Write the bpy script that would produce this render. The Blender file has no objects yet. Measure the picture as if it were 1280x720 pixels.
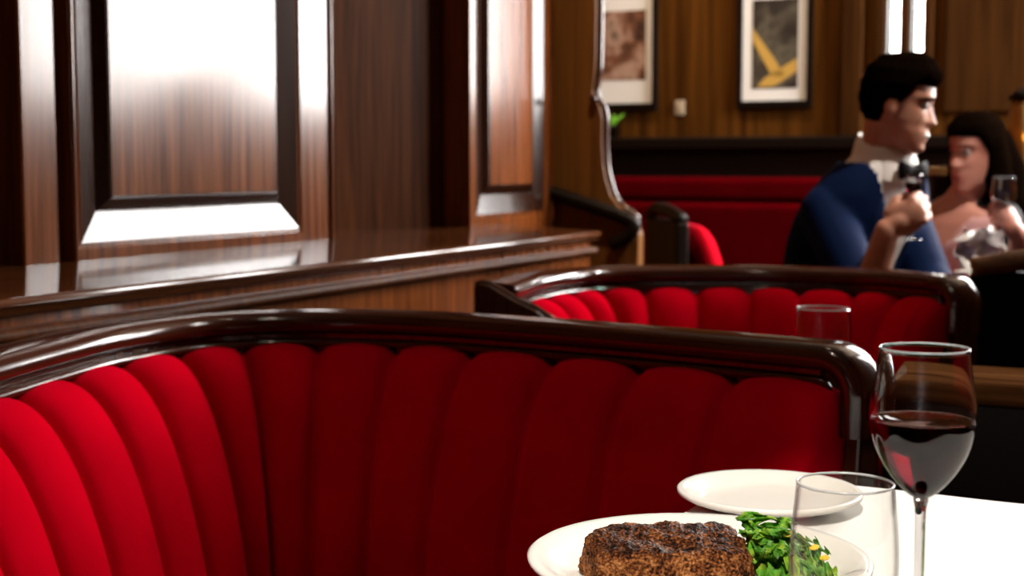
import bpy, bmesh, math, random
from mathutils import Vector, Matrix, noise
random.seed(4)
S = bpy.context.scene
C = S.collection
PI = math.pi
sin, cos = math.sin, math.cos
V3 = Vector

# ------------------------------------------------------------------ materials
def new_mat(name):
    m = bpy.data.materials.new(name); m.use_nodes = True
    nt = m.node_tree; b = nt.nodes['Principled BSDF']
    return m, nt, b
def setp(b, **k):
    for key, val in k.items():
        b.inputs[key.replace('_', ' ')].default_value = val
def plain(name, col, rough=.5, metal=0, **k):
    m, nt, b = new_mat(name)
    setp(b, Base_Color=(*col, 1), Roughness=rough, Metallic=metal, **k)
    return m
def wood(name, c0, c1, rough=.22, scale=(60, 60, 3), use_uv=False, rotz=0, bump=.02, spec=.5):
    m, nt, b = new_mat(name)
    N, L = nt.nodes, nt.links
    tc = N.new('ShaderNodeTexCoord'); mp = N.new('ShaderNodeMapping')
    mp.inputs['Scale'].default_value = scale
    pre = tc.outputs['UV' if use_uv else 'Object']
    if rotz:
        m2 = N.new('ShaderNodeMapping'); m2.inputs['Rotation'].default_value = (0, 0, -rotz)
        L.new(pre, m2.inputs[0]); pre = m2.outputs[0]
    L.new(pre, mp.inputs[0])
    n1 = N.new('ShaderNodeTexNoise'); n1.inputs['Scale'].default_value = 1; n1.inputs['Detail'].default_value = 6
    n1.inputs['Distortion'].default_value = .6
    L.new(mp.outputs[0], n1.inputs['Vector'])
    r = N.new('ShaderNodeValToRGB')
    r.color_ramp.elements[0].position = .32; r.color_ramp.elements[0].color = (*c0, 1)
    r.color_ramp.elements[1].position = .72; r.color_ramp.elements[1].color = (*c1, 1)
    L.new(n1.outputs['Fac'], r.inputs[0]); L.new(r.outputs[0], b.inputs['Base Color'])
    bp = N.new('ShaderNodeBump'); bp.inputs['Strength'].default_value = bump; bp.inputs['Distance'].default_value = .004
    L.new(n1.outputs['Fac'], bp.inputs['Height']); L.new(bp.outputs[0], b.inputs['Normal'])
    mr = N.new('ShaderNodeMapRange'); mr.inputs['To Min'].default_value = rough * .85; mr.inputs['To Max'].default_value = rough * 1.2
    L.new(n1.outputs['Fac'], mr.inputs['Value']); L.new(mr.outputs[0], b.inputs['Roughness'])
    b.inputs['Specular IOR Level'].default_value = spec
    return m

A = math.radians(25.3)                     # the room is turned this far from the view
U = V3((sin(A), cos(A), 0)); W = V3((cos(A), -sin(A), 0)); O = V3((-.703, 1.96, 0))
def P(u, v, z=0): return O + U * u + W * v + V3((0, 0, z))

M = {}
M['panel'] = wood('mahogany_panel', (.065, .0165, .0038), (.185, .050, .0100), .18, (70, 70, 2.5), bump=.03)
M['moulding'] = wood('shade_darkened_moulding', (.011, .003, .001), (.03, .008, .0025), .18, (70, 70, 2.5), bump=.02)  # shade of the bevels painted in: moulding colour darkened all round
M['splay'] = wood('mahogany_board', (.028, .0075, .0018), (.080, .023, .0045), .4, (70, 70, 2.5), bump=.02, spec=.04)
M['dark'] = wood('mahogany_dark', (.028, .007, .003), (.07, .02, .007), .2, (60, 60, 3))
M['ledge'] = wood('mahogany_ledge', (.05, .014, .005), (.12, .038, .011), .09, (60, 3, 60), rotz=-A, bump=.006)
M['rail'] = wood('mahogany_rail', (.022, .004, .002), (.06, .014, .005), .14, (4, 60, 1), use_uv=True, bump=.006)
M['oak'] = wood('golden_brown_panelling', (.036, .012, .002), (.115, .041, .006), .42, (30, 30, 1.2), spec=.05)
M['oakdark'] = wood('brown_panelling', (.02, .007, .002), (.05, .018, .004), .42, (30, 30, 1.2), spec=.04)
M['ceil'] = plain('ceiling_paint', (.16, .11, .07), .8)
M['black'] = plain('black_leather', (.004, .0035, .0035), .6, Specular_IOR_Level=.08)
M['blackwood'] = plain('black_lacquer', (.006, .003, .002), .4, Specular_IOR_Level=.12)
M['brass'] = plain('brass', (.75, .5, .18), .25, 1)
M['cream'] = plain('cream_plastic', (.36, .28, .19), .5)

def velvet(name, base, sheen, sw=.3):
    m, nt, b = new_mat(name); N, L = nt.nodes, nt.links
    setp(b, Roughness=.85, Specular_IOR_Level=.0, Sheen_Weight=sw, Sheen_Roughness=.35, Sheen_Tint=(*sheen, 1))
    tc = N.new('ShaderNodeTexCoord'); n = N.new('ShaderNodeTexNoise')
    n.inputs['Scale'].default_value = 9; n.inputs['Detail'].default_value = 4
    r = N.new('ShaderNodeValToRGB')
    r.color_ramp.elements[0].position = .35; r.color_ramp.elements[0].color = (base[0]*.86, base[1]*.8, base[2]*.8, 1)
    r.color_ramp.elements[1].position = .65; r.color_ramp.elements[1].color = (*base, 1)
    L.new(tc.outputs['Object'], n.inputs['Vector']); L.new(n.outputs['Fac'], r.inputs[0]); L.new(r.outputs[0], b.inputs['Base Color'])
    n2 = N.new('ShaderNodeTexNoise'); n2.inputs['Scale'].default_value = 900
    bp = N.new('ShaderNodeBump'); bp.inputs['Strength'].default_value = .25; bp.inputs['Distance'].default_value = .001
    L.new(tc.outputs['Object'], n2.inputs['Vector']); L.new(n2.outputs['Fac'], bp.inputs['Height']); L.new(bp.outputs[0], b.inputs['Normal'])
    return m
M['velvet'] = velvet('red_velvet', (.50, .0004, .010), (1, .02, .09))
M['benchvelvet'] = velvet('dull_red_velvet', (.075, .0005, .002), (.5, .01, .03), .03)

def fabric(name, col, rough=.8, scale=600, var=.15, sheen=0, spec=.06):
    m, nt, b = new_mat(name); N, L = nt.nodes, nt.links
    setp(b, Roughness=rough, Specular_IOR_Level=spec, Sheen_Weight=sheen)
    tc = N.new('ShaderNodeTexCoord'); n = N.new('ShaderNodeTexNoise'); n.inputs['Scale'].default_value = scale
    r = N.new('ShaderNodeValToRGB')
    r.color_ramp.elements[0].color = tuple(c * (1 - var) for c in col) + (1,)
    r.color_ramp.elements[1].color = (*col, 1)
    L.new(tc.outputs['Object'], n.inputs['Vector']); L.new(n.outputs['Fac'], r.inputs[0]); L.new(r.outputs[0], b.inputs['Base Color'])
    bp = N.new('ShaderNodeBump'); bp.inputs['Strength'].default_value = .15; bp.inputs['Distance'].default_value = .001
    L.new(n.outputs['Fac'], bp.inputs['Height']); L.new(bp.outputs[0], b.inputs['Normal'])
    return m
M['cloth'] = fabric('white_linen', (.82, .80, .77), .8, 500, .04)
M['navy'] = fabric('navy_wool', (.002, .0105, .050), .75, 400, .3)
M['white'] = fabric('white_cotton', (.8, .78, .76), .7, 300, .04)
M['blackcloth'] = fabric('black_cloth', (.008, .007, .008), .7, 300, .3)
M['pink'] = fabric('blush_satin', (.62, .36, .36), .45, 120, .15)
M['rose'] = fabric('rose_trim', (.5, .06, .10), .5, 120, .15)
M['hair'] = fabric('dark_brown_hair', (.0045, .0022, .0013), .8, 200, .5, spec=0)
M['cushion'] = velvet('bright_red_cushion', (.5, .004, .014), (.9, .05, .1))
M['china'] = plain('white_china', (.83, .80, .74), .18)
M['eyewhite'] = plain('eye', (.5, .45, .42), .3)
M['eyedark'] = plain('iris', (.02, .012, .008), .3)
def skin_mat(name, col):
    m, nt, b = new_mat(name); N, L = nt.nodes, nt.links
    setp(b, Roughness=.48, Subsurface_Weight=.12, Subsurface_Radius=(.012, .005, .003), Subsurface_Scale=.5)
    tc = N.new('ShaderNodeTexCoord'); n = N.new('ShaderNodeTexNoise'); n.inputs['Scale'].default_value = 18
    r = N.new('ShaderNodeValToRGB')
    r.color_ramp.elements[0].color = (col[0]*.85, col[1]*.72, col[2]*.7, 1); r.color_ramp.elements[1].color = (*col, 1)
    L.new(tc.outputs['Object'], n.inputs['Vector']); L.new(n.outputs['Fac'], r.inputs[0]); L.new(r.outputs[0], b.inputs['Base Color'])
    return m
M['skin'] = skin_mat('skin', (.56, .29, .20))
M['skin2'] = skin_mat('rosy_skin', (.55, .27, .21))
M['lips'] = plain('lips', (.32, .07, .06), .4)

m, nt, b = new_mat('clear_glass'); setp(b, Base_Color=(1, 1, 1, 1), Roughness=0, IOR=1.45, Transmission_Weight=1); M['glass'] = m
m, nt, b = new_mat('red_wine'); setp(b, Base_Color=(.05, .0006, .003, 1), Roughness=.02, IOR=1.34, Transmission_Weight=.55); M['wine'] = m
def pane_mat():
    m = bpy.data.materials.new('window_pane'); m.use_nodes = True
    N, L = m.node_tree.nodes, m.node_tree.links; N.clear()
    o = N.new('ShaderNodeOutputMaterial'); mx = N.new('ShaderNodeMixShader'); t = N.new('ShaderNodeBsdfTransparent'); g = N.new('ShaderNodeBsdfGlossy')
    g.inputs['Roughness'].default_value = .02; mx.inputs[0].default_value = .05
    L.new(t.outputs[0], mx.inputs[1]); L.new(g.outputs[0], mx.inputs[2]); L.new(mx.outputs[0], o.inputs[0])
    return m
M['pane'] = pane_mat()
def thin_glass():
    m = bpy.data.materials.new('thin_clear_glass'); m.use_nodes = True
    N, L = m.node_tree.nodes, m.node_tree.links; N.clear()
    o = N.new('ShaderNodeOutputMaterial'); mx = N.new('ShaderNodeMixShader'); t = N.new('ShaderNodeBsdfTransparent'); g = N.new('ShaderNodeBsdfGlossy')
    lw = N.new('ShaderNodeLayerWeight'); lw.inputs['Blend'].default_value = .5
    r = N.new('ShaderNodeValToRGB'); r.color_ramp.elements[0].position = .60; r.color_ramp.elements[0].color = (.985, .985, .98, 1)
    r.color_ramp.elements[1].position = 1; r.color_ramp.elements[1].color = (.50, .47, .46, 1)
    L.new(lw.outputs['Facing'], r.inputs[0]); L.new(r.outputs[0], t.inputs[0])
    fr = N.new('ShaderNodeValToRGB'); fe = fr.color_ramp.elements
    fe[0].position = 0; fe[0].color = (.02, .02, .02, 1); fe[1].position = 1; fe[1].color = (.9, .9, .9, 1)
    for ps, vl in ((.50, .06), (.70, .20), (.86, .48)): q = fe.new(ps); q.color = (vl, vl, vl, 1)
    L.new(lw.outputs['Facing'], fr.inputs[0])
    g.inputs['Roughness'].default_value = .02
    L.new(fr.outputs[0], mx.inputs[0]); L.new(t.outputs[0], mx.inputs[1]); L.new(g.outputs[0], mx.inputs[2]); L.new(mx.outputs[0], o.inputs[0])
    return m
M['thinglass'] = thin_glass()
M['rim'] = plain('painted_highlight_rim', (.95, .95, .95), .25, Transmission_Weight=.62, IOR=1.45)  # bright rim highlight painted in as a whitish, half-opaque glass colour
def emit(name, col, s):
    m, nt, b = new_mat(name); setp(b, Base_Color=(*col, 1), Emission_Color=(*col, 1), Emission_Strength=s); return m
M['lamp'] = emit('lamp_glow', (1, .78, .5), 25)
M['flame'] = emit('amber_glow', (1, .5, .09), 1.1)

# steak
def steak_mat():
    m, nt, b = new_mat('seared_beef'); N, L = nt.nodes, nt.links
    tc = N.new('ShaderNodeTexCoord')
    n1 = N.new('ShaderNodeTexNoise'); n1.inputs['Scale'].default_value = 55; n1.inputs['Detail'].default_value = 8; n1.inputs['Roughness'].default_value = .7
    n2 = N.new('ShaderNodeTexNoise'); n2.inputs['Scale'].default_value = 420; n2.inputs['Detail'].default_value = 5
    vo = N.new('ShaderNodeTexVoronoi'); vo.inputs['Scale'].default_value = 330
    for n in (n1, n2, vo): L.new(tc.outputs['Object'], n.inputs['Vector'])
    # darker char on the top crust than on the browned sides
    gm = N.new('ShaderNodeNewGeometry'); sp = N.new('ShaderNodeSeparateXYZ'); L.new(gm.outputs['Normal'], sp.inputs[0])
    top = N.new('ShaderNodeMapRange'); top.inputs['From Min'].default_value = .2; top.inputs['From Max'].default_value = .9
    top.inputs['To Min'].default_value = -.005; top.inputs['To Max'].default_value = -.085
    L.new(sp.outputs['Z'], top.inputs['Value'])
    mix = N.new('ShaderNodeMath'); mix.operation = 'MULTIPLY_ADD'; mix.inputs[1].default_value = .60
    L.new(n2.outputs['Fac'], mix.inputs[0])
    half = N.new('ShaderNodeMath'); half.operation = 'MULTIPLY'; half.inputs[1].default_value = .62
    L.new(n1.outputs['Fac'], half.inputs[0]); L.new(half.outputs[0], mix.inputs[2])
    add = N.new('ShaderNodeMath'); add.operation = 'ADD'; L.new(mix.outputs[0], add.inputs[0]); add.use_clamp = False; L.new(top.outputs[0], add.inputs[1])
    r = N.new('ShaderNodeValToRGB'); e = r.color_ramp.elements
    e[0].position = .46; e[0].color = (.005, .0025, .0015, 1); e[1].position = .74; e[1].color = (.50, .22, .075, 1)
    q = e.new(.52); q.color = (.045, .012, .004, 1)
    q = e.new(.60); q.color = (.19, .058, .015, 1)
    L.new(add.outputs[0], r.inputs[0]); L.new(r.outputs[0], b.inputs['Base Color'])
    hs = N.new('ShaderNodeMath'); hs.operation = 'ADD'; L.new(n2.outputs['Fac'], hs.inputs[0]); L.new(vo.outputs['Distance'], hs.inputs[1])
    bp = N.new('ShaderNodeBump'); bp.inputs['Strength'].default_value = .8; bp.inputs['Distance'].default_value = .003
    L.new(hs.outputs[0], bp.inputs['Height']); L.new(bp.outputs[0], b.inputs['Normal'])
    setp(b, Roughness=.55, Specular_IOR_Level=.08)
    return m
M['steak'] = steak_mat()
def leaf_mat():
    m, nt, b = new_mat('curly_leaf'); N, L = nt.nodes, nt.links
    tc = N.new('ShaderNodeTexCoord'); n = N.new('ShaderNodeTexNoise'); n.inputs['Scale'].default_value = 70; n.inputs['Detail'].default_value = 4
    r = N.new('ShaderNodeValToRGB'); e = r.color_ramp.elements
    e[0].position = .3; e[0].color = (.02, .10, .005, 1); e[1].position = .72; e[1].color = (.36, .46, .04, 1)
    q = e.new(.5); q.color = (.08, .26, .015, 1)
    L.new(tc.outputs['Object'], n.inputs['Vector']); L.new(n.outputs['Fac'], r.inputs[0]); L.new(r.outputs[0], b.inputs['Base Color'])
    setp(b, Roughness=.5, Specular_IOR_Level=.2, Subsurface_Weight=.15, Subsurface_Radius=(.004, .006, .001), Subsurface_Scale=.5)
    return m
M['leaf'] = leaf_mat()
M['stem'] = plain('pale_stem', (.45, .6, .16), .4)
M['yellow'] = plain('yellow_petal', (.8, .5, .02), .45)

def art_mat(name, cols, seed):
    m, nt, b = new_mat(name); N, L = nt.nodes, nt.links
    tc = N.new('ShaderNodeTexCoord'); mp = N.new('ShaderNodeMapping'); mp.inputs['Location'].default_value = (seed, seed * .7, seed * .3)
    n = N.new('ShaderNodeTexNoise'); n.inputs['Scale'].default_value = 9; n.inputs['Detail'].default_value = 5
    r = N.new('ShaderNodeValToRGB'); e = r.color_ramp.elements
    e[0].position = .3; e[0].color = (*cols[0], 1); e[1].position = .7; e[1].color = (*cols[-1], 1)
    for i, c in enumerate(cols[1:-1]):
        q = e.new(.3 + .4 * (i + 1) / (len(cols) - 1)); q.color = (*c, 1)
    L.new(tc.outputs['Object'], mp.inputs[0]); L.new(mp.outputs[0], n.inputs['Vector']); L.new(n.outputs['Fac'], r.inputs[0]); L.new(r.outputs[0], b.inputs['Base Color'])
    b.inputs['Roughness'].default_value = .5
    return m

# ------------------------------------------------------------------ helpers
def rootloc(par):
    l = V3((0, 0, 0))
    while par: l = l + par.location; par = par.parent
    return l
def obj(name, verts, faces, mat, parent=None, smooth=True, uvs=None, origin=None):
    """verts are given in world coordinates"""
    off = rootloc(parent)
    if origin is not None: off = off * 0 + V3(origin)
    me = bpy.data.meshes.new(name)
    me.from_pydata([V3(v) - off for v in verts], [], faces)
    me.validate(); me.update()
    if uvs:
        ul = me.uv_layers.new(name='UVMap')
        for lp in me.loops: ul.data[lp.index].uv = uvs[lp.vertex_index]
    if smooth:
        for p in me.polygons: p.use_smooth = True
    o = bpy.data.objects.new(name, me); C.objects.link(o)
    if parent: o.parent = parent
    if origin is not None: o.location = V3(origin) - rootloc(parent)
    for mm in (mat if isinstance(mat, (list, tuple)) else [mat]): me.materials.append(mm)
    bm = bmesh.new(); bm.from_mesh(me); bmesh.ops.recalc_face_normals(bm, faces=bm.faces); bm.to_mesh(me); bm.free()
    return o
def tag(o, label, cat, group=None):
    o['label'] = label; o['category'] = cat
    if group: o['group'] = group
    return o
def thing(name, label, cat, loc, group=None):
    o = bpy.data.objects.new(name, None); C.objects.link(o); o.location = loc; o.empty_display_size = .05
    return tag(o, label, cat, group)
def struct(o): o['kind'] = 'structure'; return o
def bevel(o, w=.004, seg=2, ang=35):
    md = o.modifiers.new('edge', 'BEVEL'); md.width = w; md.segments = seg; md.limit_method = 'ANGLE'; md.angle_limit = math.radians(ang)
    return o
def sharp(o, ang=40):
    me = o.data
    bm = bmesh.new(); bm.from_mesh(me)
    for e in bm.edges:
        if len(e.link_faces) == 2 and e.calc_face_angle(0) > math.radians(ang): e.smooth = False
    bm.to_mesh(me); bm.free()
    return o
class MB:
    def __init__(s): s.v = []; s.f = []; s.uv = []
    def add(s, vs, fs):
        n = len(s.v); s.v += [V3(v) for v in vs]; s.f += [[i + n for i in f] for f in fs]; return s
    def box(s, o, ax, ay, az):
        """corner o and three edge vectors"""
        o = V3(o); ax, ay, az = V3(ax), V3(ay), V3(az)
        vs = [o, o+ax, o+ax+ay, o+ay, o+az, o+ax+az, o+ax+ay+az, o+ay+az]
        return s.add(vs, [[0,3,2,1],[4,5,6,7],[0,1,5,4],[1,2,6,5],[2,3,7,6],[3,0,4,7]])
    def rbox(s, u0, u1, v0, v1, z0, z1):
        return s.box(P(u0, v0, z0), U*(u1-u0), W*(v1-v0), V3((0,0,z1-z0)))
    def prism(s, poly, d):
        """polygon of world points extruded along d"""
        n = len(poly); d = V3(d); vs = [V3(p) for p in poly] + [V3(p) + d for p in poly]
        fs = [list(range(n))[::-1], [i + n for i in range(n)]] + [[i, (i+1) % n, (i+1) % n + n, i + n] for i in range(n)]
        return s.add(vs, fs)
    def lathe(s, prof, c, n=48, cap=True):
        c = V3(c); vs = []; fs = []; m = len(prof)
        for i in range(n):
            a = 2*PI*i/n
            for r, z in prof: vs.append(c + V3((r*cos(a), r*sin(a), z)))
        for i in range(n):
            for j in range(m-1):
                a, b2 = i*m+j, ((i+1) % n)*m+j
                fs.append([a, b2, b2+1, a+1])
        n0 = len(s.v); s.add(vs, fs)
        return s
    def tube(s, pts, r, n=10):
        pts = [V3(p) for p in pts]; k = len(pts)
        rs = r if isinstance(r, (list, tuple)) else [r]*k
        vs = []; fs = []; up = None
        for i, p in enumerate(pts):
            t = (pts[min(i+1, k-1)] - pts[max(i-1, 0)]).normalized()
            if up is None: up = t.orthogonal().normalized()
            up = (up - t*up.dot(t)).normalized(); sd = t.cross(up)
            for j in range(n):
                a = 2*PI*j/n; vs.append(p + (up*cos(a) + sd*sin(a))*rs[i])
        for i in range(k-1):
            for j in range(n):
                fs.append([i*n+j, i*n+(j+1) % n, (i+1)*n+(j+1) % n, (i+1)*n+j])
        fs.append(list(range(n))[::-1]); fs.append([(k-1)*n+j for j in range(n)])
        return s.add(vs, fs)
    def ell(s, c, ax, ay, az, n=20, m=12):
        """ellipsoid with three semi-axis vectors"""
        c = V3(c); ax, ay, az = V3(ax), V3(ay), V3(az); vs = [c - az]; fs = []
        for j in range(1, m):
            t = PI*j/m - PI/2
            for i in range(n):
                a = 2*PI*i/n; vs.append(c + ax*(cos(t)*cos(a)) + ay*(cos(t)*sin(a)) + az*sin(t))
        vs.append(c + az)
        for i in range(n): fs.append([0, 1+(i+1) % n, 1+i])
        for j in range(m-2):
            for i in range(n):
                a = 1+j*n+i; b2 = 1+j*n+(i+1) % n; fs.append([a, b2, b2+n, a+n])
        l = len(vs)-1; q = 1+(m-2)*n
        for i in range(n): fs.append([q+i, q+(i+1) % n, l])
        return s.add(vs, fs)
    def ball(s, c, r): return s.ell(c, (r,0,0), (0,r,0), (0,0,r), 14, 8)
    def limb(s, pts, rs, n=14):
        """tapered limb with rounded ends"""
        pts = [V3(p) for p in pts]
        out = []; rr = []
        for i in range(len(pts)-1):
            for t in (0, .25, .5, .75):
                out.append(pts[i].lerp(pts[i+1], t)); rr.append(rs[i]*(1-t)+rs[i+1]*t)
        out.append(pts[-1]); rr.append(rs[-1])
        s.tube(out, rr, n)
        for p, r in zip(pts, rs): s.ball(p, r*.985)
        return s
    def loft(s, rings, right, fwd, n=28, pw=2.4):
        """closed stack of rounded cross sections: (centre, half width, half depth)"""
        vs = []; fs = []; right, fwd = V3(right), V3(fwd)
        for c, w, d in rings:
            for i in range(n):
                a = 2*PI*i/n; ca, sa = cos(a), sin(a)
                x = math.copysign(abs(ca)**(2/pw), ca); y = math.copysign(abs(sa)**(2/pw), sa)
                vs.append(V3(c) + right*(w*x) + fwd*(d*y))
        for k in range(len(rings)-1):
            for i in range(n): fs.append([k*n+i, k*n+(i+1) % n, (k+1)*n+(i+1) % n, (k+1)*n+i])
        fs.append(list(range(n))[::-1]); q = (len(rings)-1)*n; fs.append([q+i for i in range(n)])
        return s.add(vs, fs)
    def build(s, name, mat, parent=None, smooth=True, origin=None): return obj(name, s.v, s.f, mat, parent, smooth, origin=origin)
def remeshed(mb, voxel, smooth_it=4, fac=.5):
    me = bpy.data.meshes.new('tmp'); me.from_pydata(mb.v, [], mb.f); me.update()
    bm = bmesh.new(); bm.from_mesh(me); bmesh.ops.recalc_face_normals(bm, faces=bm.faces); bm.to_mesh(me); bm.free()
    o = bpy.data.objects.new('tmp', me); C.objects.link(o)
    r = o.modifiers.new('r', 'REMESH'); r.mode = 'VOXEL'; r.voxel_size = voxel
    if smooth_it:
        sm = o.modifiers.new('s', 'SMOOTH'); sm.iterations = smooth_it; sm.factor = fac
    dg = bpy.context.evaluated_depsgraph_get(); dg.update()
    ev = o.evaluated_get(dg); em = ev.to_mesh()
    vs = [v.co.copy() for v in em.vertices]; fs = [list(p.vertices) for p in em.polygons]
    ev.to_mesh_clear(); bpy.data.objects.remove(o); bpy.data.meshes.remove(me)
    out = MB(); out.v = vs; out.f = fs
    return out
def keep(mb, test):
    """drop the faces whose centre fails the test"""
    fs = [f for f in mb.f if test(sum((mb.v[i] for i in f), V3((0,0,0)))/len(f))]
    used = sorted({i for f in fs for i in f}); mp = {i: k for k, i in enumerate(used)}
    o = MB(); o.v = [mb.v[i] for i in used]; o.f = [[mp[i] for i in f] for f in fs]
    return o
def catmull(pts, n):
    pts = [V3(p) for p in pts]; q = [pts[0]*2-pts[1]] + pts + [pts[-1]*2-pts[-2]]; dense = []
    for i in range(1, len(q)-2):
        for k in range(24):
            t = k/24; a, b2, c, d = q[i-1], q[i], q[i+1], q[i+2]
            dense.append(.5*((2*b2)+(c-a)*t+(2*a-5*b2+4*c-d)*t*t+(3*b2-a-3*c+d)*t**3))
    dense.append(pts[-1].copy())
    L = [0]
    for i in range(1, len(dense)): L.append(L[-1]+(dense[i]-dense[i-1]).length)
    out = []; j = 0
    for k in range(n):
        s_ = L[-1]*k/(n-1)
        while j < len(L)-2 and L[j+1] < s_: j += 1
        t = (s_-L[j])/max(1e-9, L[j+1]-L[j]); out.append(dense[j].lerp(dense[j+1], min(1, t)))
    return out, L[-1]

# ------------------------------------------------------------------ the setting
CE = 3.65
U0, U1, V0, V1 = -3.6, 5.0, -1.7, 2.6
def S_(name, mb, mat, bev=0, smooth=False, parent=None):
    o = mb.build(name, mat, parent, smooth)
    if bev: bevel(o, bev)
    return struct(o) if parent is None else o
carpet = fabric('dark_carpet', (.05, .012, .012), .95, 250, .5)
S_('floor', MB().rbox(U0-.2, U1+.2, V0-.2, V1+.2, -.1, 0), carpet)
S_('ceiling', MB().rbox(U0-.2, U1+.2, V0-.2, V1+.2, CE, CE+.1), M['ceil'])
S_('wall_back', MB().rbox(U0-.2, U0, V0-.2, V1+.2, 0, CE), M['dark'])
# alcove side beyond the panelled wall
wl = MB().rbox(U0, 2.72, -1.7, -.75, 0, CE)
wall_left = S_('wall_left', wl, M['panel'])
S_('wall_alcove', MB().rbox(2.72, U1, V0-.2, V0, 0, CE), M['oak'])

# window wall on the right, with its two big windows
def window_wall(name, wname, along0, along1, fixed, thick, zs, openings, axis, bars):
    w = MB()
    def bx(a0, a1, z0, z1, f0, f1):
        if axis == 'u': w.rbox(a0, a1, f0, f1, z0, z1)
        else: w.rbox(f0, f1, a0, a1, z0, z1)
    cur = along0
    for a0, a1, z0, z1 in openings:
        bx(cur, a0, 0, CE, fixed, fixed+thick); bx(a0, a1, 0, z0, fixed, fixed+thick); bx(a0, a1, z1, CE, fixed, fixed+thick); cur = a1
    bx(cur, along1, 0, CE, fixed, fixed+thick)
    return w
wins_r = [(3.40, 4.12, 1.41, 3.52), (4.17, 4.97, 1.41, 3.52)]
S_('wall_right', window_wall('', '', U0-.2, U1+.2, V1, .2, 0, wins_r, 'u', 0), M['oak'])
slits = [(.252, .305, 1.55, 2.55), (.357, .406, 1.55, 2.55)]
wins_f = [slits[0], slits[1], (1.15, 2.55, 1.41, 3.52)]
S_('wall_far', window_wall('', '', V0-.2, V1+.2, U1, .2, 0, wins_f, 'v', 0), M['oak'])
portals = []
def make_window(n, a0, a1, z0, z1, axis, fixed, bars):
    fr = MB(); t = .035 if bars else .006
    def bx(mb, p0, p1, q0, q1, f0, f1):
        if axis == 'u': mb.rbox(p0, p1, f0, f1, q0, q1)
        else: mb.rbox(f0, f1, p0, p1, q0, q1)
    f0, f1 = fixed+.07, fixed+.12
    bx(fr, a0, a0+t, z0, z1, f0, f1); bx(fr, a1-t, a1, z0, z1, f0, f1)
    bx(fr, a0+t, a1-t, z0, z0+t, f0, f1); bx(fr, a0+t, a1-t, z1-t, z1, f0, f1)
    o = struct(fr.build('window_%d' % n, M['dark'], None, False))
    gl = MB(); bx(gl, a0+t*.5, a1-t*.5, z0+t*.5, z1-t*.5, fixed+.094, fixed+.098); gl.build('pane', M['pane'], o, False)
    if bars:
        sl = MB(); bx(sl, a0, a1, z0-.03, z0, fixed-.04, fixed+.06); sl.build('sill', M['panel'], o, False)
    portals.append((axis, a0, a1, z0, z1, fixed+.15))
for i, (a0, a1, z0, z1) in enumerate(wins_r): make_window(i+1, a0, a1, z0, z1, 'u', V1, True)
for i, (a0, a1, z0, z1) in enumerate(wins_f): make_window(i+3, a0, a1, z0, z1, 'v', U1, i > 1)

# panelled wall units: frame, bevelled moulding and raised field, as one joined panel each
def panel_unit(u0, u1, f0, f1, z0, zf0, z1, zf1, vface):
    """outer frame u0..u1, opening f0..f1, profile steps inwards to a raised field"""
    mb = MB(); prof = [(0, 0), (.004, -.004), (.012, -.001), (.066, -.0155), (.069, -.0178), (.090, -.001), (.096, 0)]
    rings = [[(u0, z0), (u1, z0), (u1, z1), (u0, z1)]]
    depth = [0]
    for ins, d in prof:
        rings.append([(f0+ins, zf0+ins), (f1-ins, zf0+ins), (f1-ins, zf1-ins), (f0+ins, zf1-ins)]); depth.append(d)
    vs = []; fs = []
    vs += [P(u, -.76, z) for u, z in rings[0]]
    for r, d in zip(rings, depth): vs += [P(u, vface+d, z) for u, z in r]
    for k in range(len(rings)):
        for i in range(4): fs.append([k*4+i, k*4+(i+1) % 4, (k+1)*4+(i+1) % 4, (k+1)*4+i])
    q = len(rings)*4; fs.append([q, q+1, q+2, q+3]); fs.append([3, 2, 1, 0])
    mb.add(vs, fs)
    return mb
VF = -.33
def shade_bevels(o):  # puts the painted bevel shade on the moulding faces
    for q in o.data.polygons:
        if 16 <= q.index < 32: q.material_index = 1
pn = panel_unit(.4965, 1.3576, .51, 1.232, .90, .945, 2.55, 2.45, VF); a = pn.build('wall_panel', [M['panel'], M['moulding']], wall_left, False); shade_bevels(a)
pn = panel_unit(2.057, 2.64, 2.10, 2.585, .90, .945, 2.55, 2.45, VF); a = pn.build('wall_panel', [M['panel'], M['moulding']], wall_left, False); shade_bevels(a)
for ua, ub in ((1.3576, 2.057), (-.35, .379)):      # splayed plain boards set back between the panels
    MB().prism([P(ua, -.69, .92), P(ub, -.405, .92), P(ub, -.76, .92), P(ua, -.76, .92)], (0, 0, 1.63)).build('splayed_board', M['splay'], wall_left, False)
MB().rbox(-1.3, -.35, -.76, VF, .92, 2.55).build('wall_panel', M['panel'], wall_left, False)
# flat post beside the big panel and quarter beads at panel edges
a = MB().rbox(.379, .466, -.76, VF, .92, 2.55).build('stile', M['panel'], wall_left, False); bevel(a, .005, 3)
bd = MB()
for u in (.4965+.006, 1.3576-.004, 2.057+.004, 2.64-.004):
    bd.tube([P(u, VF+.001, .925), P(u, VF+.001, 2.55)], .0065, 12)
sharp(bd.build('edge_bead', M['panel'], wall_left), 60)
MB().rbox(-1.3, 2.70, -.76, VF+.02, 2.55, 2.70).build('cornice', M['panel'], wall_left, False)

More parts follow.
